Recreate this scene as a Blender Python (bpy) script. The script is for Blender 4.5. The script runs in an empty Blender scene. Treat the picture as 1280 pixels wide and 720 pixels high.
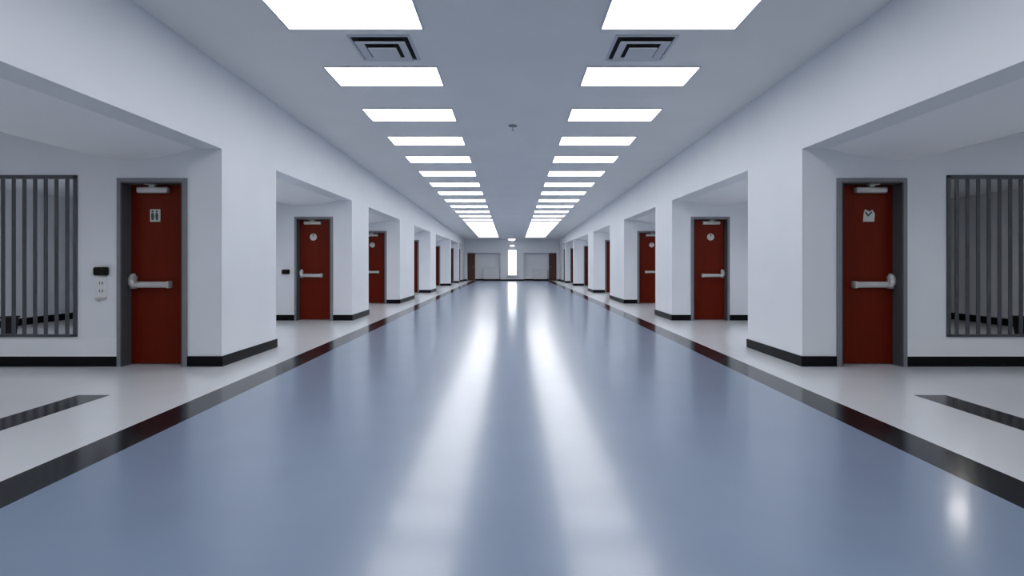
import bpy, bmesh, math
from mathutils import Vector, Matrix

C = bpy.context.scene.collection
PI = math.pi
F = 680.0                      # focal length in pixels of the 1280 wide picture
CAM = 1.2                      # eye height
SL = 12.0 / 680.0              # the ceiling falls gently towards the far end
CEIL0 = 3.64
W = 3.4                        # half width of the corridor
END = 39.0

def cz(d):
    return CEIL0 - SL * d

# ------------------------------------------------------------------ materials
def mat(name, col, rough=0.5, metal=0.0, ior=1.45, noise=0.0, scale=8.0, bump=0.0, bscale=60.0, stretch=None, emit=None, estr=0.0):
    m = bpy.data.materials.new(name)
    m.use_nodes = True
    nt = m.node_tree
    b = nt.nodes['Principled BSDF']
    b.inputs['Base Color'].default_value = (*col, 1)
    b.inputs['Roughness'].default_value = rough
    b.inputs['Metallic'].default_value = metal
    b.inputs['IOR'].default_value = ior
    tc = nt.nodes.new('ShaderNodeTexCoord')
    vec = tc.outputs['Object']
    if stretch:
        mp = nt.nodes.new('ShaderNodeMapping')
        mp.inputs['Scale'].default_value = stretch
        nt.links.new(vec, mp.inputs['Vector'])
        vec = mp.outputs['Vector']
    if noise > 0:
        n = nt.nodes.new('ShaderNodeTexNoise')
        n.inputs['Scale'].default_value = scale
        n.inputs['Detail'].default_value = 4
        nt.links.new(vec, n.inputs['Vector'])
        r = nt.nodes.new('ShaderNodeValToRGB')
        r.color_ramp.elements[0].position = 0.3
        r.color_ramp.elements[1].position = 0.7
        r.color_ramp.elements[0].color = (*[c * (1 - noise) for c in col], 1)
        r.color_ramp.elements[1].color = (*[min(1, c * (1 + noise)) for c in col], 1)
        nt.links.new(n.outputs['Fac'], r.inputs['Fac'])
        nt.links.new(r.outputs['Color'], b.inputs['Base Color'])
    if bump > 0:
        n2 = nt.nodes.new('ShaderNodeTexNoise')
        n2.inputs['Scale'].default_value = bscale
        n2.inputs['Detail'].default_value = 3
        nt.links.new(vec, n2.inputs['Vector'])
        bp = nt.nodes.new('ShaderNodeBump')
        bp.inputs['Strength'].default_value = bump
        bp.inputs['Distance'].default_value = 0.01
        nt.links.new(n2.outputs['Fac'], bp.inputs['Height'])
        nt.links.new(bp.outputs['Normal'], b.inputs['Normal'])
    if emit:
        b.inputs['Emission Color'].default_value = (*emit, 1)
        b.inputs['Emission Strength'].default_value = estr
    return m

PANEL_L = 6.3
M = dict(
    wall=mat('painted wall', (0.755, 0.783, 0.832), 0.6, noise=0.015, scale=1.5, bump=0.04, bscale=90),
    ceiling=mat('ceiling paint', (0.82, 0.82, 0.825), 0.8, noise=0.02, scale=1.2, bump=0.05, bscale=120),
    alcove_ceiling=mat('light-lifted ceiling paint', (0.90, 0.91, 0.93), 0.7, noise=0.01, scale=1.5, bump=0.04, bscale=90),  # paler than the walls, standing in for light on the alcove ceilings
    lining_shade=mat('shade-toned jamb paint', (0.07, 0.076, 0.085), 0.5, noise=0.05, scale=9),  # frame grey darkened to imitate deep shade in the door reveals
    blue=mat('blue grey vinyl', (0.188, 0.25, 0.362), 0.285, ior=1.5, noise=0.035, scale=2.2),
    pale=mat('pale vinyl', (0.665, 0.69, 0.73), 0.285, ior=1.45, noise=0.03, scale=2.0),
    granite=mat('black granite', (0.006, 0.007, 0.010), 0.15, ior=1.45, noise=0.8, scale=70),
    base=mat('black rubber skirting', (0.004, 0.0045, 0.007), 0.45, ior=1.2, noise=0.2, scale=20),
    plinth=mat('white plinth paint', (0.78, 0.80, 0.84), 0.5, noise=0.01, scale=3),
    door=mat('red painted door', (0.125, 0.009, 0.0015), 0.42, ior=1.2, noise=0.12, scale=5, stretch=(6, 6, 0.5)),
    brown=mat('brown door', (0.08, 0.020, 0.008), 0.45, noise=0.15, scale=5, stretch=(6, 6, 0.5)),
    steel=mat('grey frame paint', (0.19, 0.20, 0.225), 0.45, noise=0.05, scale=9),
    bars=mat('dark bar steel', (0.075, 0.082, 0.095), 0.4, metal=0.3, noise=0.1, scale=12),
    alu=mat('satin aluminium', (0.50, 0.495, 0.49), 0.38, metal=0.35, noise=0.04, scale=20),
    sign=mat('sign plate', (0.55, 0.57, 0.54), 0.5, noise=0.04, scale=30),
    mark=mat('sign mark', (0.05, 0.07, 0.07), 0.5, noise=0.1, scale=30),
    white=mat('white plastic', (0.75, 0.76, 0.78), 0.4, noise=0.02, scale=20),
    slot=mat('socket slot', (0.12, 0.12, 0.14), 0.5, noise=0.05, scale=30),
    black=mat('black plastic', (0.008, 0.006, 0.007), 0.5, ior=1.25, noise=0.15, scale=25),
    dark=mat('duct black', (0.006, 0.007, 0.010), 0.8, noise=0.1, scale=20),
    vent=mat('vent paint', (0.62, 0.64, 0.68), 0.5, noise=0.02, scale=15),
    cab=mat('pale grey laminate', (0.66, 0.68, 0.71), 0.4, noise=0.03, scale=6),
    diffuser=mat('lit diffuser', (0.8, 0.8, 0.8), 0.5, noise=0.01, scale=4, emit=(0.99, 0.985, 0.98), estr=PANEL_L),
    diffuser_dim=mat('dim diffuser', (0.8, 0.8, 0.8), 0.5, noise=0.01, scale=4, emit=(0.99, 0.985, 0.98), estr=3.0),
    fill_room=mat('side room fill glow', (0.8, 0.8, 0.8), 0.5, noise=0.01, scale=4, emit=(0.99, 0.985, 0.98), estr=12.0),
    fill_alcove=mat('alcove fill glow', (0.8, 0.8, 0.8), 0.5, noise=0.01, scale=4, emit=(0.99, 0.985, 0.98), estr=15.0),
    lamp=mat('lit lamp glass', (0.8, 0.8, 0.8), 0.4, noise=0.01, scale=4, emit=(0.95, 0.97, 1.0), estr=3.0),
    lamp_dim=mat('small lamp glass', (0.8, 0.8, 0.8), 0.4, noise=0.01, scale=4, emit=(0.95, 0.97, 1.0), estr=1.0),
    spot=mat('downlight glass', (0.8, 0.8, 0.8), 0.4, noise=0.01, scale=4, emit=(1.0, 0.97, 0.92), estr=110.0),
)

for k in ('blue', 'pale'):                 # waxed floor: a hazy vinyl under a thin polish
    b = M[k].node_tree.nodes['Principled BSDF']
    b.inputs['Coat Weight'].default_value = 0.5
    b.inputs['Coat Roughness'].default_value = 0.15
    b.inputs['Coat IOR'].default_value = 1.55

def glass():
    m = bpy.data.materials.new('window glass')
    m.use_nodes = True
    nt = m.node_tree
    nt.nodes.clear()
    out = nt.nodes.new('ShaderNodeOutputMaterial')
    mix = nt.nodes.new('ShaderNodeMixShader')
    t = nt.nodes.new('ShaderNodeBsdfTransparent')
    g = nt.nodes.new('ShaderNodeBsdfGlossy')
    g.inputs['Roughness'].default_value = 0.05
    fr = nt.nodes.new('ShaderNodeFresnel')
    nt.links.new(fr.outputs[0], mix.inputs[0])
    nt.links.new(t.outputs[0], mix.inputs[1])
    nt.links.new(g.outputs[0], mix.inputs[2])
    nt.links.new(mix.outputs[0], out.inputs[0])
    return m
M['glass'] = glass()

# ------------------------------------------------------------------ mesh helpers
def box(bm, x0, x1, y0, y1, z0, z1, bev=0.0, seg=2):
    x0, x1 = sorted((x0, x1)); y0, y1 = sorted((y0, y1)); z0, z1 = sorted((z0, z1))
    t = bmesh.new()
    bmesh.ops.create_cube(t, size=1.0)
    bmesh.ops.scale(t, vec=(x1 - x0, y1 - y0, z1 - z0), verts=t.verts)
    bmesh.ops.translate(t, vec=((x0 + x1) / 2, (y0 + y1) / 2, (z0 + z1) / 2), verts=t.verts)
    if bev > 0:
        bmesh.ops.bevel(t, geom=list(t.edges), offset=bev, segments=seg, profile=0.5, affect='EDGES')
    merge(bm, t)

def merge(bm, t):
    me = bpy.data.meshes.new('tmp')
    t.to_mesh(me); t.free()
    bm.from_mesh(me)
    bpy.data.meshes.remove(me)

def cyl(bm, p, axis, r1, r2, depth, n=24, bev=0.0):
    """a (tapered) cylinder from point p along axis"""
    t = bmesh.new()
    bmesh.ops.create_cone(t, cap_ends=True, segments=n, radius1=r1, radius2=r2, depth=depth)
    if bev > 0:
        es = [e for e in t.edges if len(e.link_faces) == 2 and e.calc_face_angle(0) > 0.8]
        bmesh.ops.bevel(t, geom=es, offset=bev, segments=2, profile=0.5, affect='EDGES')
    q = Vector((0, 0, 1)).rotation_difference(Vector(axis).normalized())
    mtx = Matrix.Translation(Vector(p) + Vector(axis).normalized() * depth / 2) @ q.to_matrix().to_4x4()
    bmesh.ops.transform(t, matrix=mtx, verts=t.verts)
    merge(bm, t)

def tube(bm, pts, rad, n=10):
    """a round tube along pts; rad is one radius or one per point"""
    pts = [Vector(p) for p in pts]
    if not hasattr(rad, '__len__'):
        rad = [rad] * len(pts)
    t = bmesh.new()
    rings = []
    up = Vector((0, 1, 0))
    for i, p in enumerate(pts):
        d = (pts[min(i + 1, len(pts) - 1)] - pts[max(i - 1, 0)]).normalized()
        a = d.cross(up)
        if a.length < 1e-4:
            a = d.cross(Vector((1, 0, 0)))
        a.normalize(); b = d.cross(a).normalized()
        rings.append([t.verts.new(p + (a * math.cos(k * 2 * PI / n) + b * math.sin(k * 2 * PI / n)) * rad[i]) for k in range(n)])
    for r, s in zip(rings, rings[1:]):
        for k in range(n):
            t.faces.new((r[k], r[(k + 1) % n], s[(k + 1) % n], s[k]))
    t.faces.new(list(reversed(rings[0]))); t.faces.new(rings[-1])
    bmesh.ops.recalc_face_normals(t, faces=t.faces)
    merge(bm, t)

def prism(bm, poly, y0, y1):
    """polygon in x-z extruded from y0 to y1"""
    t = bmesh.new()
    a = [t.verts.new((x, y0, z)) for x, z in poly]
    b = [t.verts.new((x, y1, z)) for x, z in poly]
    n = len(poly)
    t.faces.new(a); t.faces.new(list(reversed(b)))
    for k in range(n):
        t.faces.new((a[k], b[k], b[(k + 1) % n], a[(k + 1) % n]))
    bmesh.ops.recalc_face_normals(t, faces=t.faces)
    merge(bm, t)

def slopebox(bm, x0, x1, y0, y1, z0, top):
    """box whose top follows the falling ceiling (top(y))"""
    x0, x1 = sorted((x0, x1))
    t = bmesh.new()
    v = [t.verts.new(c) for c in ((x0, y0, z0), (x1, y0, z0), (x1, y1, z0), (x0, y1, z0),
                                  (x0, y0, top(y0)), (x1, y0, top(y0)), (x1, y1, top(y1)), (x0, y1, top(y1)))]
    for f in ((0, 3, 2, 1), (4, 5, 6, 7), (0, 1, 5, 4), (1, 2, 6, 5), (2, 3, 7, 6), (3, 0, 4, 7)):
        t.faces.new([v[i] for i in f])
    merge(bm, t)

def lathe(bm, prof, loc=(0, 0, 0), axis='Z', n=32):
    """profile (r, h) turned about an axis"""
    t = bmesh.new()
    rings = []
    for r, h in prof:
        if r < 1e-5:
            rings.append([t.verts.new((0, 0, h))])
        else:
            rings.append([t.verts.new((r * math.cos(k * 2 * PI / n), r * math.sin(k * 2 * PI / n), h)) for k in range(n)])
    for a, b in zip(rings, rings[1:]):
        for k in range(n):
            j = (k + 1) % n
            if len(a) == 1 and len(b) == 1:
                continue
            if len(a) == 1:
                t.faces.new((a[0], b[j], b[k]))
            elif len(b) == 1:
                t.faces.new((a[k], a[j], b[0]))
            else:
                t.faces.new((a[k], a[j], b[j], b[k]))
    bmesh.ops.recalc_face_normals(t, faces=t.faces)
    m = Matrix.Identity(4)
    if axis == 'Y':
        m = Matrix.Rotation(PI / 2, 4, 'X')
    bmesh.ops.transform(t, matrix=Matrix.Translation(loc) @ m, verts=t.verts)
    merge(bm, t)

def obj(name, bm, m, parent=None, smooth=False):
    me = bpy.data.meshes.new(name)
    bm.to_mesh(me); bm.free()
    me.materials.append(m)
    if smooth:
        for p in me.polygons:
            p.use_smooth = True
        me.set_sharp_from_angle(angle=math.radians(40))
    o = bpy.data.objects.new(name, me)
    C.objects.link(o)
    if parent:
        o.parent = parent
    return o

def tag(o, label, cat, group=None, kind=None):
    o['label'] = label
    o['category'] = cat
    if group: o['group'] = group
    if kind: o['kind'] = kind
    return o

def empty(name, loc=(0, 0, 0)):
    o = bpy.data.objects.new(name, None)
    o.empty_display_size = 0.1
    C.objects.link(o)
    o.location = loc
    return o

def dup(root, loc):
    r = root.copy(); C.objects.link(r); r.location = loc
    for ch in list(root.children):
        c = ch.copy(); C.objects.link(c); c.parent = r
        for g in list(ch.children):
            d = g.copy(); C.objects.link(d); d.parent = c
    return r

def struct(name, bm, m, label, cat, smooth=False):
    return tag(obj(name, bm, m, None, smooth), label, cat, None, 'structure')

N = bmesh.new
SIDE = {-1: 'left', 1: 'right'}

# ------------------------------------------------------------------ floor
NEAR = -6.0
S0, S1 = 2.51, 2.82
b = N(); box(b, -S0, S0, NEAR, END, -0.1, 0)
struct('floor', b, M['blue'], 'glossy blue-grey vinyl floor down the middle of the corridor', 'floor')
ti = 1
for s in (-1, 1):
    b = N(); box(b, s * S1, s * 9.7, NEAR, END, -0.1, 0)
    struct('floor_' + SIDE[s], b, M['pale'], 'pale grey polished floor under the %s-hand alcoves' % SIDE[s], 'floor')
    b = N(); box(b, s * S0, s * S1, NEAR, END, -0.1, 0.0)
    struct('trim_%d' % ti, b, M['granite'], 'long black inlaid floor strip bordering the %s edge of the blue floor' % SIDE[s], 'floor strip'); ti += 1
    b = N(); box(b, s * 3.68, s * 3.97, 1.3, 4.98, -0.02, 0.0015)
    struct('trim_%d' % ti, b, M['granite'], 'short black floor band ending before the nearest %s-hand door' % SIDE[s], 'floor strip'); ti += 1

# ------------------------------------------------------------------ ceiling
b = N()
t = bmesh.new()
x = 3.9
v = [t.verts.new(c) for c in ((-x, NEAR, cz(NEAR)), (x, NEAR, cz(NEAR)), (x, END + .4, cz(END + .4)), (-x, END + .4, cz(END + .4)),
                              (-x, NEAR, cz(NEAR) + .2), (x, NEAR, cz(NEAR) + .2), (x, END + .4, cz(END + .4) + .2), (-x, END + .4, cz(END + .4) + .2))]
for f in ((0, 3, 2, 1), (4, 5, 6, 7), (0, 1, 5, 4), (1, 2, 6, 5), (2, 3, 7, 6), (3, 0, 4, 7)):
    t.faces.new([v[i] for i in f])
merge(b, t)
struct('ceiling', b, M['ceiling'], 'plain grey corridor ceiling carrying two rows of light panels', 'ceiling')

# ------------------------------------------------------------------ side walls, alcoves
DX0, DW = 3.853, 0.722                      # door opening: inner edge and width
SLABS = [(6.375, 7.84, DX0), (11.56, 12.9, DX0), (16.5, 18.9, DX0), (22.7, 24.3, 3.93), (30.0, 30.3, 4.01), (34.5, 35.0, 3.75), (36.7, 39.0, 3.54)]
LIN = 2.55                                  # underside of the beam over the openings
DOOR_TOP = 2.16
FW = 0.2                                    # front wall thickness
WX0, WX1, WZ0, WZ1 = 5.09, 6.72, 0.347, 2.24   # barred window
DEEP = 5.3
BH, BT = 0.12, 0.015

for s in (-1, 1):
    nm = SIDE[s]
    w = N()
    # long beam over the openings
    slopebox(w, s * W, s * 3.72, 1.2, END, LIN, lambda d: cz(d) + 0.05)
    # wall behind the camera's shoulder
    slopebox(w, s * W, s * 3.72, NEAR, 1.2, 0, lambda d: cz(d) + 0.05)
    for i, (a, e, dx) in enumerate(SLABS):
        out = 9.7 if i == 0 else DEEP + 0.1
        top = 3.7
        ra, rb = dx, dx + DW
        # front wall with the door hole (the first one with the barred window too)
        box(w, s * W, s * ra, a, a + FW, 0, LIN)
        box(w, s * ra, s * rb, a, a + FW, DOOR_TOP, LIN)
        if i == 0:
            box(w, s * rb, s * WX0, a, a + FW, 0, LIN)
            box(w, s * WX0, s * WX1, a, a + FW, 0, WZ0)
            box(w, s * WX0, s * WX1, a, a + FW, WZ1, LIN)
            box(w, s * WX1, s * out, a, a + FW, 0, LIN)
            box(w, s * W, s * 5.05, a + FW, 7.0, 0, LIN)
            box(w, s * W, s * (DEEP + .1), 7.0, e, 0, LIN)
        else:
            box(w, s * rb, s * out, a, a + FW, 0, LIN)
            box(w, s * W, s * out, a + FW, e, 0, LIN)
        box(w, s * 3.72, s * out, a, e if i else a + FW, LIN, top)
        if i == 0:
            box(w, s * 3.72, s * (DEEP + .1), a + FW, e, LIN, top)
        # side wall of the alcove behind this pier
        if i + 1 < len(SLABS):
            box(w, s * DEEP, s * (DEEP + .1), e, SLABS[i + 1][0], 0, top)
    # the near alcove: outer side wall and wall towards the camera
    box(w, s * 7.2, s * 7.3, 1.1, SLABS[0][0], 0, 3.7)
    box(w, s * 3.72, s * 7.2, 1.1, 1.2, 0, 3.7)
    struct('wall_' + nm, w, M['wall'], 'pale painted %s corridor wall with piers, lintel beam and door alcoves' % nm, 'wall')

    def curve(pts, n=40):
        out = []
        for k in range(n + 1):
            x = pts[0][0] + (pts[-1][0] - pts[0][0]) * k / n
            i = max(j for j in range(len(pts) - 1) if pts[j][0] <= x + 1e-9)
            p0, p1, p2, p3 = (pts[max(0, min(len(pts) - 1, j))] for j in (i - 1, i, i + 1, i + 2))
            h = p2[0] - p1[0]; t = (x - p1[0]) / h
            m1 = (p2[1] - p0[1]) / (p2[0] - p0[0]) * h; m2 = (p3[1] - p1[1]) / (p3[0] - p1[0]) * h
            out.append((x, (2*t**3-3*t**2+1)*p1[1] + (t**3-2*t**2+t)*m1 + (-2*t**3+3*t**2)*p2[1] + (t**3-t**2)*m2))
        return out
    # sloping, dipping alcove ceilings
    c = N()
    pr = [(3.70, 2.552), (4.05, 2.47), (4.5, 2.42), (4.9, 2.47), (5.45, 2.62), (6.0, 2.78), (6.6, 2.90), (7.2, 2.95)]
    prism(c, [(s * px, pz) for px, pz in curve(pr)] + [(s * 7.2, 3.1), (s * 3.70, 3.1)], 1.2, SLABS[0][0])
    pr2 = [(3.70, 2.552), (4.05, 2.47), (4.4, 2.43), (4.7, 2.45), (5.3, 2.58)]
    for (a0, e0, _), (a1, e1, _) in zip(SLABS, SLABS[1:]):
        prism(c, [(s * px, pz) for px, pz in curve(pr2)] + [(s * 5.3, 3.1), (s * 3.70, 3.1)], e0, a1)
    struct('ceiling_' + nm, c, M['alcove_ceiling'], 'low curving plaster ceilings of the %s-hand alcoves' % nm, 'ceiling', True)

    # rooms behind the barred windows
    r = N()
    box(r, s * 9.6, s * 9.7, 6.575, 14.0, 0, 2.9)
    box(r, s * 5.4, s * 9.7, 14.0, 14.1, 0, 2.9)
    box(r, s * 5.4, s * 5.3, 12.9, 14.0, 0, 2.9)
    struct('wall_%s_room' % nm, r, M['wall'], 'pale wall of the side room seen through the %s barred window' % nm, 'wall')
    r = N(); box(r, s * 5.05, s * 9.7, 6.5, 14.1, 2.63, 2.75)
    struct('ceiling_%s_room' % nm, r, M['wall'], 'bright ceiling strip of the side room behind the %s barred window' % nm, 'ceiling')

    # black skirting
    k = N()
    for i, (a, e, dx) in enumerate(SLABS):
        box(k, s * (W - BT), s * W, a - BT, e + BT, 0, BH)
        box(k, s * W, s * (dx - 0.053), a - BT, a, 0, BH)
        box(k, s * (dx + DW + 0.045), s * (7.2 if i == 0 else DEEP), a - BT, a, 0, BH)
        if i + 1 < len(SLABS):
            box(k, s * (DEEP - BT), s * DEEP, e, SLABS[i + 1][0], 0, BH)
            box(k, s * W, s * DEEP, e, e + BT, 0, BH)
    box(k, s * (W - BT), s * W, NEAR, 1.2, 0, BH)
    box(k, s * (7.2 - BT), s * 7.2, 1.2, SLABS[0][0], 0, BH)
    struct('baseboard_' + nm, k, M['base'], 'black skirting along the %s piers and alcove walls' % nm, 'baseboard')
    k = N()
    box(k, s * (9.6 - BT), s * 9.6, 6.6, 14.0, 0, 0.14)
    box(k, s * 5.4, s * 9.6, 14.0 - BT, 14.0, 0, 0.14)
    struct('baseboard_%s_room' % nm, k, M['base'], 'black skirting in the side room behind the %s barred window' % nm, 'baseboard')
    k = N()
    a = SLABS[0][0]
    box(k, s * (DX0 + DW + 0.045), s * 7.2, a - 0.022, a, BH, 0.325)
    struct('trim_%d' % ti, k, M['plinth'], 'white plinth band above the skirting under the %s barred window' % nm, 'plinth'); ti += 1

# wall closing the corridor behind the viewer
b = N(); box(b, -3.9, 3.9, NEAR - .1, NEAR, 0, 3.9)
struct('wall_rear', b, M['wall'], 'plain pale wall closing the corridor opposite the bright window', 'wall')

# ------------------------------------------------------------------ far wall with two recesses and a daylight window
RX0, RX1, RZ = 0.83, 3.22, 2.0
GX0, GX1, GZ0, GZ1 = -0.31, 0.35, 0.37, 2.23
RD = 0.45
b = N()
box(b, -3.9, GX0, END, END + .5, RZ, 3.2)
box(b, GX1, 3.9, END, END + .5, RZ, 3.2)
box(b, GX0, GX1, END, END + .5, GZ1, 3.2)
struct('wall_back', b, M['wall'], 'pale upper part of the end wall above the two recesses', 'wall')
b = N()
box(b, GX0, GX1, END, END + .5, 0, GZ0)
box(b, -RX0, GX0, END, END + .5, 0, RZ)
box(b, GX1, RX0, END, END + .5, 0, RZ)
struct('wall_back_centre', b, M['wall'], 'pale pier of the end wall holding the bright narrow window', 'wall')
for s in (-1, 1):
    b = N(); box(b, s * RX1, s * 3.9, END, END + .5, 0, RZ)
    struct('wall_back_corner_' + SIDE[s], b, M['wall'], 'pale outer corner of the end wall beside the %s recess' % SIDE[s], 'wall')
    b = N(); box(b, s * RX0, s * RX1, END + RD, END + .6, 0, RZ)
    struct('wall_back_recess_' + SIDE[s], b, M['wall'], 'pale back of the shallow %s recess in the end wall' % SIDE[s], 'wall')
b = N(); box(b, -3.9, 3.9, END, END + .5, -0.1, 0)
struct('floor_recess', b, M['pale'], 'floor of the shallow recesses at the end of the corridor', 'floor')
b = N()
box(b, -RX0, RX0, END - BT, END, 0, 0.10)
for s in (-1, 1):
    box(b, s * RX0, s * (RX1 - .55), END + RD - BT, END + RD, 0, 0.12)
    box(b, s * RX1, s * W, END - BT, END, 0, 0.10)
struct('baseboard_back', b, M['base'], 'black skirting along the end wall', 'baseboard')

wn = empty('window_1', (0.02, END, GZ0)); tag(wn, 'tall narrow window glaring with daylight in the centre of the end wall', 'window', None, 'structure')
def rel(bm_, o):
    bmesh.ops.translate(bm_, vec=-Vector(o.location), verts=bm_.verts)
    return bm_
f = N()
for x0, x1, z0, z1 in ((GX0, GX0 + .04, GZ0, GZ1), (GX1 - .04, GX1, GZ0, GZ1), (GX0, GX1, GZ1 - .04, GZ1), (GX0, GX1, GZ0, GZ0 + .04)):
    box(f, x0, x1, END + .1, END + .18, z0, z1, 0.005)
obj('window_frame', rel(f, wn), M['white'], wn)
f = N(); box(f, GX0 + .03, GX1 - .03, END + .135, END + .145, GZ0 + .03, GZ1 - .03)
obj('pane', rel(f, wn), M['glass'], wn)
f = N(); box(f, GX0 - .08, GX1 + .08, END - .16, END + .1, GZ0 - .05, GZ0, 0.01)
obj('window_sill', rel(f, wn), M['white'], wn)

# ------------------------------------------------------------------ barred windows
wi = 2
for s in (-1, 1):
    a = SLABS[0][0]
    wn = empty('window_%d' % wi, (s * (WX0 + WX1) / 2, a, WZ0)); wi += 1
    tag(wn, 'barred interior window with dark steel frame beside the nearest %s-hand red door' % SIDE[s], 'barred window', None, 'structure')
    f = N()
    t_ = 0.042
    for x0, x1, z0, z1 in ((WX0, WX0 + t_, WZ0, WZ1), (WX1 - t_, WX1, WZ0, WZ1), (WX0, WX1, WZ1 - t_, WZ1), (WX0, WX1, WZ0, WZ0 + .03)):
        box(f, s * x0, s * x1, a - .02, a + .03, z0, z1, 0.004)
    obj('window_frame', rel(f, wn), M['bars'], wn)
    x_ = WX0 + 0.131
    while x_ < WX1 - 0.06:
        f = N()
        box(f, s * (x_ - .022), s * (x_ + .022), a + .004, a + .018, WZ0 + .02, WZ1 - .02, 0.004)
        obj('bar', rel(f, wn), M['bars'], wn)
        x_ += 0.1255

# ------------------------------------------------------------------ doors
def sign_shapes(kind, s, x, y, z):
    """plate and its darker mark"""
    p = N(); m = N()
    if kind == 0:      # upright plate, pronged mark
        box(p, x - .062, x + .062, y - .012, y, z - .075, z + .075, 0.006)
        for dx in (-.026, .024):            # two small figures
            lathe(m, [(0, .017), (.012, .017), (.012, .011)], (x + dx, y, z + .048), 'Y', 14)
            prism(m, [(x + dx - .014, z + .03), (x + dx + .014, z + .03), (x + dx + .018, z - .015), (x + dx + .010, z - .055), (x + dx - .010, z - .055), (x + dx - .018, z - .015)], y - .016, y - .011)
    elif kind == 1:    # plate with a notch at the top and a tick
        prism(p, [(x - .068, z - .072), (x + .062, z - .072), (x + .07, z + .02), (x + .04, z + .068), (x + .01, z + .045), (x - .045, z + .075), (x - .06, z + .03)], y - .012, y)
        prism(m, [(x - .05, z + .035), (x - .034, z + .045), (x - .012, z + .012), (x + .028, z + .05), (x + .038, z + .038), (x - .012, z - .014)], y - .016, y - .011)
    else:              # round plate
        lathe(p, [(0, 0.012), (.068, 0.012), (.075, 0.006), (.075, 0)], (x, y, z), 'Y', 24)
        box(m, x - .012, x + .012, y - .016, y - .011, z + .012, z + .06, 0.003)
    return p, m

def make_door(name, s, dx, a, skind=2, far=False):
    """built around an Empty at the threshold; coordinates relative to the hole's inner edge"""
    root = empty(name, (s * (dx + DW / 2), a, 0))
    w2 = DW / 2
    f = N()
    top = DOOR_TOP
    box(f, s * w2, s * (w2 + .045), -.022, 0, 0, top + .045, 0.003)
    box(f, -s * w2, -s * (w2 + .053), -.022, 0, 0, top + .045, 0.003)
    box(f, -w2, w2, -.022, 0, top, top + .045, 0.003)
    fr = obj('door_frame', f, M['steel'], root)
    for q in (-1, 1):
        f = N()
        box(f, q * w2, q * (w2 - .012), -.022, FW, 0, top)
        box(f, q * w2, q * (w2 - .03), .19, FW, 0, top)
        obj('jamb_lining', f, M['lining_shade'], fr)
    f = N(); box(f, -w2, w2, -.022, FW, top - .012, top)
    obj('head_lining', f, M['lining_shade'], fr)
    l = N()
    ly = .145
    box(l, -w2 + .014, w2 - .014, ly, ly + .045, 0.008, top - .014, 0.002)
    obj('door_leaf', l, M['door'], root)
    # hinges on the inner side
    for hz in (0.25, 1.08, 1.9):
        h = N(); cyl(h, (-s * (w2 - .018), ly - .006, hz), (0, 0, 1), .009, .009, .1, 12)
        obj('hinge', h, M['steel'], root, True)
    X = lambda px: s * (px - DX0 - DW / 2)      # positions measured on the first door
    # push bar
    pz = .955
    pb = N()
    box(pb, X(4.07), X(4.47), ly - .085, ly - .03, pz - .036, pz + .036, 0.02, 3)
    box(pb, X(4.08), X(4.14), ly - .04, ly, pz - .03, pz + .03, 0.006)
    o = obj('push_bar', pb, M['alu'], root, True)
    ec = N(); box(ec, X(4.058), X(4.10), ly - .092, ly, pz - .042, pz + .042, 0.014)
    obj('end_cap', ec, M['alu'], o, True)
    lc = N()
    tube(lc, [(X(4.44), ly - .05, pz - .004), (X(4.49), ly - .05, pz - .015), (X(4.525), ly - .05, pz + .015), (X(4.53), ly - .05, pz + .065), (X(4.515), ly - .05, pz + .105), (X(4.485), ly - .05, pz + .118)],
         [.022, .040, .040, .034, .028, .020], 12)
    box(lc, X(4.485), X(4.55), ly - .05, ly, pz - .05, pz + .10, 0.008)
    obj('latch_case', lc, M['alu'], o, True)
    # closer
    cl = N(); box(cl, X(4.09), X(4.46), ly - .07, ly, 2.045, 2.115, 0.014)
    o = obj('door_closer', cl, M['alu'], root, True)
    ar = N(); box(ar, X(4.25), X(4.31), ly - .065, ly - .02, 2.112, 2.150, 0.006)
    box(ar, X(4.22), X(4.34), ly - .11, ly - .03, 2.135, 2.146, 0.003)
    obj('closer_arm', ar, M['alu'], o)
    p, m = sign_shapes(skind, s, X(4.272), ly, 1.78)
    o = obj('sign', p, M['sign'], root)
    obj('sign_mark', m, M['mark'], o)
    return root

ORD = ['nearest', 'second', 'third', 'fourth', 'fifth', 'sixth', 'seventh']
di = 1
for s in (-1, 1):
    nm = SIDE[s]
    proto = make_door('door_1', s, DX0, SLABS[0][0], 0 if s < 0 else 1)
    proto2 = make_door('door_1', s, DX0, SLABS[1][0], 2)
    for i, (a, e, dx) in enumerate(SLABS):
        loc = (s * (dx + DW / 2), a, 0)
        d = proto if i == 0 else proto2 if i == 1 else dup(proto2, loc)
        d.name = 'door_%d' % di; di += 1
        lab = ['red door with push bar and square sign beside the %s barred window' % nm,
               'red door with push bar and round sign in the second %s-hand alcove' % nm,
               'red door half hidden by a pier in the third %s-hand alcove' % nm,
               'narrow strip of red door showing in the fourth %s-hand alcove' % nm,
               'sliver of dark framed door in the fifth %s-hand alcove' % nm,
               'thin dark door edge in the sixth %s-hand alcove' % nm,
               'faint door edge in the last %s-hand alcove before the end wall' % nm][i]
        tag(d, lab, 'door', 'red doors in the alcoves', 'structure')

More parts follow.
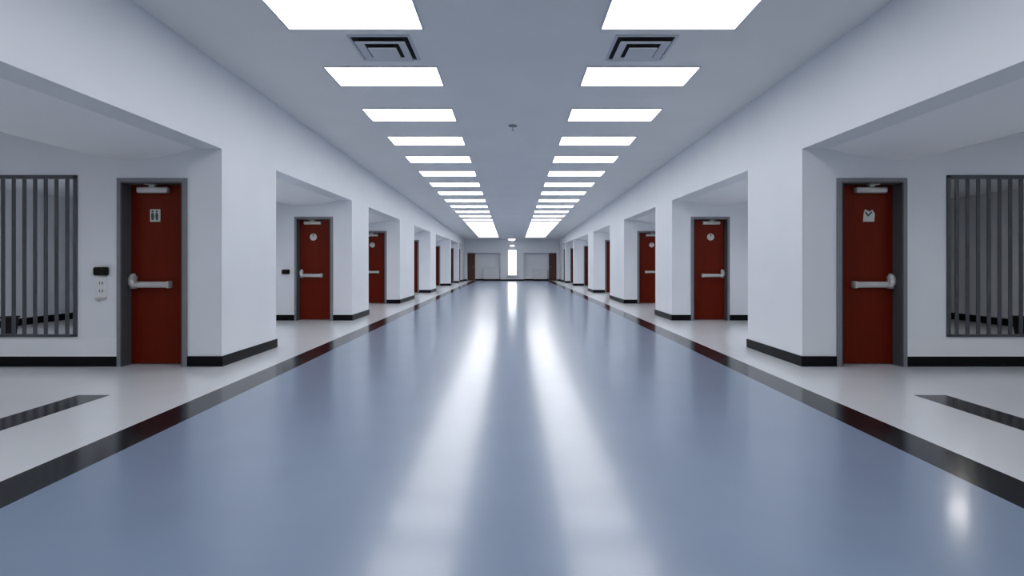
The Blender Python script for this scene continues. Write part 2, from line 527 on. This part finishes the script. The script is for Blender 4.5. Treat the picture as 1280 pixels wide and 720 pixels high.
# two brown doors in the end recesses
for s in (-1, 1):
    r = empty('door_%d' % di, (s * 2.94, END + RD, 0)); di += 1
    tag(r, 'narrow brown door at the outer edge of the %s recess in the end wall' % SIDE[s], 'door', 'brown doors in the end wall', 'structure')
    l = N(); box(l, -.25, .25, -.06, -.005, 0.01, 1.94, 0.004)
    obj('door_leaf', l, M['brown'], r)
    f = N()
    for q in (-1, 1):
        box(f, q * .25, q * .275, -.09, 0, 0, 1.985, 0.003)
    box(f, -.25, .25, -.09, 0, 1.945, 1.985, 0.003)
    obj('door_frame', f, M['steel'], r)
    h = N(); tube(h, [(-s * .19, -.06, .98), (-s * .19, -.11, .98), (-s * .10, -.11, .98)], .012, 10)
    obj('door_handle', h, M['alu'], r, True)

# ------------------------------------------------------------------ things on the walls and floor
def call_box(loc):
    r = empty('call_box', loc)
    b = N(); box(b, -.075, .085, -.055, 0, -.045, .055, 0.018, 3)
    obj('housing', b, M['black'], r, True)
    b = N(); cyl(b, (.035, -.055, .005), (0, -1, 0), .032, .024, .025, 20, .004)
    obj('push_button', b, M['black'], r, True)
    b = N(); box(b, -.098, -.07, -.03, 0, -.035, .035, .008)
    obj('side_bracket', b, M['alu'], r)
    return r
o = call_box((-4.80, SLABS[0][0], 1.11))
tag(o, 'small black call box above a white outlet plate on the alcove wall', 'call box', 'black call boxes by the doors')
o = dup(o, (-4.80, SLABS[1][0], 1.03))
tag(o, 'small black call box by the round-signed red door, no outlet below it', 'call box', 'black call boxes by the doors')

r = empty('wall_outlet', (-4.805, SLABS[0][0], .93))
tag(r, 'white outlet plate with dark slots just below the black call box', 'wall outlet')
b = N(); box(b, -.062, .062, -.010, 0, -.125, .12, .004)
obj('plate', b, M['white'], r)
for dz in (.045, -.045):
    f = N(); lathe(f, [(0, .016), (.036, .016), (.040, .012), (.040, 0.004)], (0, 0, dz), 'Y', 24)
    so = obj('socket', f, M['white'], r, True)
    for dx in (-.016, .016):
        g = N()
        box(g, dx - .005, dx + .005, -.019, -.014, dz - .012, dz + .016)
        obj('slot', g, M['slot'], so)
f = N(); box(f, -.058, .058, -.035, 0, -.145, -.125, .004)
obj('ledge', f, M['alu'], r)

def bin_(loc):
    r = empty('waste_bin', loc)
    b = N()
    lathe(b, [(0, 0), (.085, 0), (.115, .30), (.125, .30), (.125, .325), (.105, .325), (.08, .02), (0, .02)], n=28)
    obj('bin_body', b, M['black'], r, True)
    b = N(); lathe(b, [(.128, .30), (.133, .312), (.128, .324), (.122, .312), (.128, .30)], n=28)
    obj('rim', b, M['black'], r, True)
    return r
b0 = bin_((-8.40, 9.1, 0)); tag(b0, 'small black waste bin behind the left barred window, nearer the red door', 'waste bin', 'black bins in the side rooms')
b1 = dup(b0, (-8.62, 8.95, 0)); tag(b1, 'small black waste bin behind the left barred window, at the frame edge', 'waste bin', 'black bins in the side rooms')
b2 = dup(b0, (8.52, 9.1, 0)); tag(b2, 'small black waste bin behind the right barred window', 'waste bin', 'black bins in the side rooms')

def cabinet(loc, w, h, lab):
    r = empty('low_cabinet', loc)
    b = N(); box(b, -w / 2, w / 2, -.36, 0, .11, h - .03, .004)
    obj('carcass', b, M['cab'], r)
    b = N(); box(b, -w / 2, w / 2, -.365, 0, 0, .11)
    obj('toe_kick', b, M['base'], r)
    b = N(); box(b, -w / 2 - .015, w / 2 + .015, -.38, 0, h - .03, h, .006)
    obj('cabinet_top', b, M['cab'], r)
    for q in (-1, 1):
        b = N(); box(b, q * .008, q * (w / 2 - .01), -.378, -.36, .12, h - .05, .003)
        d = obj('cabinet_door', b, M['cab'], r)
        b = N(); box(b, q * .04, q * .055, -.395, -.378, h * .5, h * .5 + .14, .003)
        obj('handle', b, M['alu'], d)
    tag(r, lab, 'cabinet', 'cabinets in the end recesses')
cabinet((-1.47, END + RD - .025, 0), 1.15, .93, 'pale grey low cabinet in the recess left of the bright end window')
cabinet((2.05, END + RD - .025, 0), 1.0, .80, 'pale grey low cabinet in the recess right of the bright end window')

# ------------------------------------------------------------------ ceiling fittings
ROT = (-math.atan(SL), 0, 0)
def on_ceiling(o, x, d, drop=0.0):
    o.location = (x, d, cz(d) - drop); o.rotation_euler = ROT

PW, PD = 1.355, 0.66
def panel(dm='diffuser'):
    r = empty('ceiling_light')
    f = N()
    e = .018
    for x0, x1, y0, y1 in ((-PW / 2, PW / 2, -PD / 2, -PD / 2 + e), (-PW / 2, PW / 2, PD / 2 - e, PD / 2), (-PW / 2, -PW / 2 + e, -PD / 2 + e, PD / 2 - e), (PW / 2 - e, PW / 2, -PD / 2 + e, PD / 2 - e)):
        box(f, x0, x1, y0, y1, -.010, 0.001)
    obj('light_frame', f, M['vent'], r)
    f = N(); box(f, -PW / 2 + e, PW / 2 - e, -PD / 2 + e, PD / 2 - e, -.006, 0.0)
    obj('diffuser', f, M[dm], r)
    return r

WORDS = ['first', 'second', 'third', 'fourth', 'fifth', 'sixth', 'seventh', 'eighth', 'ninth', 'tenth', 'eleventh', 'twelfth', 'thirteenth']
P0, PER = 5.10, 1.63
ds = [P0 + PER * k for k in range(-4, 13)]
tight = []
d = ds[-1] + PER * .75
while d < 36.9:
    tight.append(d); d += .69
proto = None
for s in (-1, 1):
    nm = SIDE[s]
    for j, d in enumerate(ds + tight):
        if proto is None:
            proto = panel(); o = proto
            proto_dim = panel('diffuser_dim')
            first_dim = True
        elif j >= len(ds):
            o = proto_dim if first_dim else dup(proto_dim, (0, 0, 0))
            first_dim = False
        else:
            o = dup(proto, (0, 0, 0))
        on_ceiling(o, s * 1.553, d)
        k = j - 4
        if k < 0:
            tag(o, 'white ceiling light panel of the %s row, nearer than the air vent pair' % nm, 'ceiling light', 'near light panels of the %s row' % nm)
        elif j < len(ds):
            lab = ['largest white ceiling light panel, %s row, just before the air vent' % nm,
                   'white ceiling light panel directly beyond the air vent in the %s row' % nm]
            lab = lab[k] if k < 2 else 'white ceiling light panel in the %s row, %s beyond the air vent' % (nm, WORDS[k - 1])
            tag(o, lab, 'ceiling light', 'light panels of the %s row' % nm)
        else:
            tag(o, 'white ceiling light panel in the tightly packed far end of the %s row' % nm, 'ceiling light', 'packed light panels of the %s row' % nm)

def vent():
    r = empty('ceiling_vent')
    R = .325
    f = N()
    e = .03
    for x0, x1, y0, y1 in ((-R, R, -R, -R + e), (-R, R, R - e, R), (-R, -R + e, -R + e, R - e), (R - e, R, -R + e, R - e)):
        box(f, x0, x1, y0, y1, -.012, 0.001, .002)
    obj('vent_frame', f, M['vent'], r)
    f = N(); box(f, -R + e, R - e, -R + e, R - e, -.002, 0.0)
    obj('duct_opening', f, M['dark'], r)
    def ring(o_, i_, z0, z1):
        t = bmesh.new()
        def sq(h, z): return [t.verts.new(c) for c in ((-h, -h, z), (h, -h, z), (h, h, z), (-h, h, z))]
        A, B, A2, B2 = sq(o_, z0), sq(i_, z1), sq(o_, z0 - .004), sq(i_, z1 - .004)
        for k in range(4):
            q = (k + 1) % 4
            t.faces.new((A[k], A[q], B[q], B[k])); t.faces.new((A2[k], B2[k], B2[q], A2[q]))
            t.faces.new((A[k], A2[k], A2[q], A[q])); t.faces.new((B[k], B[q], B2[q], B2[k]))
        bmesh.ops.recalc_face_normals(t, faces=t.faces)
        return t
    f = N(); merge(f, ring(.262, .180, -.042, -.030))
    obj('louvre_ring', f, M['vent'], r)
    f = N(); box(f, -.150, .150, -.150, .150, -.068, -.060, .003)
    obj('centre_plate', f, M['vent'], r)
    for q_, zz in ((.12, -.062), (.22, -.038)):
        for qx in (-1, 1):
            for qy in (-1, 1):
                f = N()
                box(f, qx * q_ - .004, qx * q_ + .004, qy * q_ - .004, qy * q_ + .004, zz, -.001)
                obj('hanger', f, M['dark'], r)
    return r
v0 = vent(); on_ceiling(v0, -1.37, 5.88); tag(v0, 'square stepped air vent between the first two left ceiling lights', 'air vent', 'ceiling air vents')
v1 = dup(v0, (0, 0, 0)); on_ceiling(v1, 1.385, 5.88); tag(v1, 'square stepped air vent between the first two right ceiling lights', 'air vent', 'ceiling air vents')

r = empty('sprinkler_head'); on_ceiling(r, 0.013, 8.97)
tag(r, 'tiny grey sprinkler head on the bare ceiling between the light rows', 'sprinkler')
b = N(); lathe(b, [(0, 0.001), (.075, 0.001), (.07, -.012), (.03, -.018), (0, -.018)], n=28)
obj('escutcheon', b, M['steel'], r, True)
b = N(); cyl(b, (0, 0, -.016), (0, 0, -1), .010, .008, .075, 14)
obj('stem', b, M['alu'], r, True)
b = N(); lathe(b, [(0, -.088), (.026, -.088), (.028, -.091), (0, -.093)], n=20)
obj('deflector', b, M['alu'], r, True)

r = empty('ceiling_dome_light'); on_ceiling(r, -0.02, 38.0)
tag(r, 'small glowing dome light on the ceiling just before the end window', 'ceiling light')
b = N(); lathe(b, [(0, .001), (.31, .001), (.31, -.03), (.27, -.035), (0, -.035)], n=32)
obj('light_base', b, M['white'], r, True)
b = N(); lathe(b, [(.265, -.034), (.25, -.075), (.19, -.12), (.10, -.145), (0, -.15)], n=32)
obj('dome', b, M['lamp'], r, True)

r = empty('wall_lamp', (0.02, END, 2.50))
tag(r, 'small pale oval lamp on the end wall above the bright window', 'wall lamp')
b = N(); box(b, -.2, .2, -.03, 0, -.085, .085, .012)
obj('back_plate', b, M['white'], r, True)
b = N(); box(b, -.17, .17, -.09, -.03, -.062, .062, .028, 3)
obj('lamp_cover', b, M['lamp_dim'], r, True)

# side rooms: downlight mirrored in the floor, then two unseen panels added as fill
r = empty('downlight', (6.86, 8.4, 2.63)); tag(r, 'round ceiling downlight in the side room behind the right barred window', 'ceiling light')
b = N(); lathe(b, [(.13, 0.0), (.17, 0.0), (.17, -.012), (.13, -.016), (.13, 0.0)], n=32)
obj('trim_ring', b, M['white'], r, True)
b = N(); lathe(b, [(0, -.004), (.13, -.004), (.13, -.008), (0, -.010)], n=32)
obj('lamp_lens', b, M['spot'], r, True)
for k, (x, lab) in enumerate(((-6.6, 'near the door'), (-8.5, 'far side'))):
    o = panel('fill_room') if k == 0 else dup(o, (0, 0, 0))
    o.location = (x, 6.93, 2.63); o.scale = (1, .75, 1)
    tag(o, 'unseen fill light panel added in the side room behind the left barred window, ' + lab, 'ceiling light', 'added side room fill lights')
# unseen fill panels added to brighten the dark alcoves
pa = None
for s in (-1, 1):
    for k, (x, d, z) in enumerate(((6.35, 3.0, 2.845), (4.86, 8.4, 2.468), (4.66, 13.5, 2.44), (4.6, 19.5, 2.437), (4.6, 24.9, 2.437))):
        if pa is None:
            pa = panel('fill_alcove'); o = pa
        else:
            o = dup(pa, (0, 0, 0))
        o.location = (s * x, d, z)
        o.rotation_euler = (0, -s * 0.20, 0) if k == 0 else (0, 0, 0)
        o.scale = (.6, .9, 1)
        tag(o, 'unseen fill light panel added inside the %s %s-hand alcove' % (ORD[k], SIDE[s]), 'ceiling light', 'added alcove fill lights')

# ------------------------------------------------------------------ daylight, camera, view
wd = bpy.data.worlds.new('World'); bpy.context.scene.world = wd
wd.use_nodes = True
bg = wd.node_tree.nodes['Background']
bg.inputs['Color'].default_value = (0.95, 0.98, 1.0, 1)
bg.inputs['Strength'].default_value = 5.0

cam = bpy.data.cameras.new('camera')
co = bpy.data.objects.new('camera', cam); C.objects.link(co)
co.location = (0, 0, CAM); co.rotation_euler = (PI / 2, 0, 0)
cam.sensor_width = 36.0; cam.lens = 36.0 * F / 1280.0
cam.shift_y = -30.0 / 1280.0
cam.clip_start = 0.05; cam.clip_end = 200
sc = bpy.context.scene
sc.camera = co
vs = sc.view_settings
vs.view_transform = 'Standard'; vs.look = 'None'; vs.gamma = 1.0; vs.use_curve_mapping = False
vs.exposure = 0.0
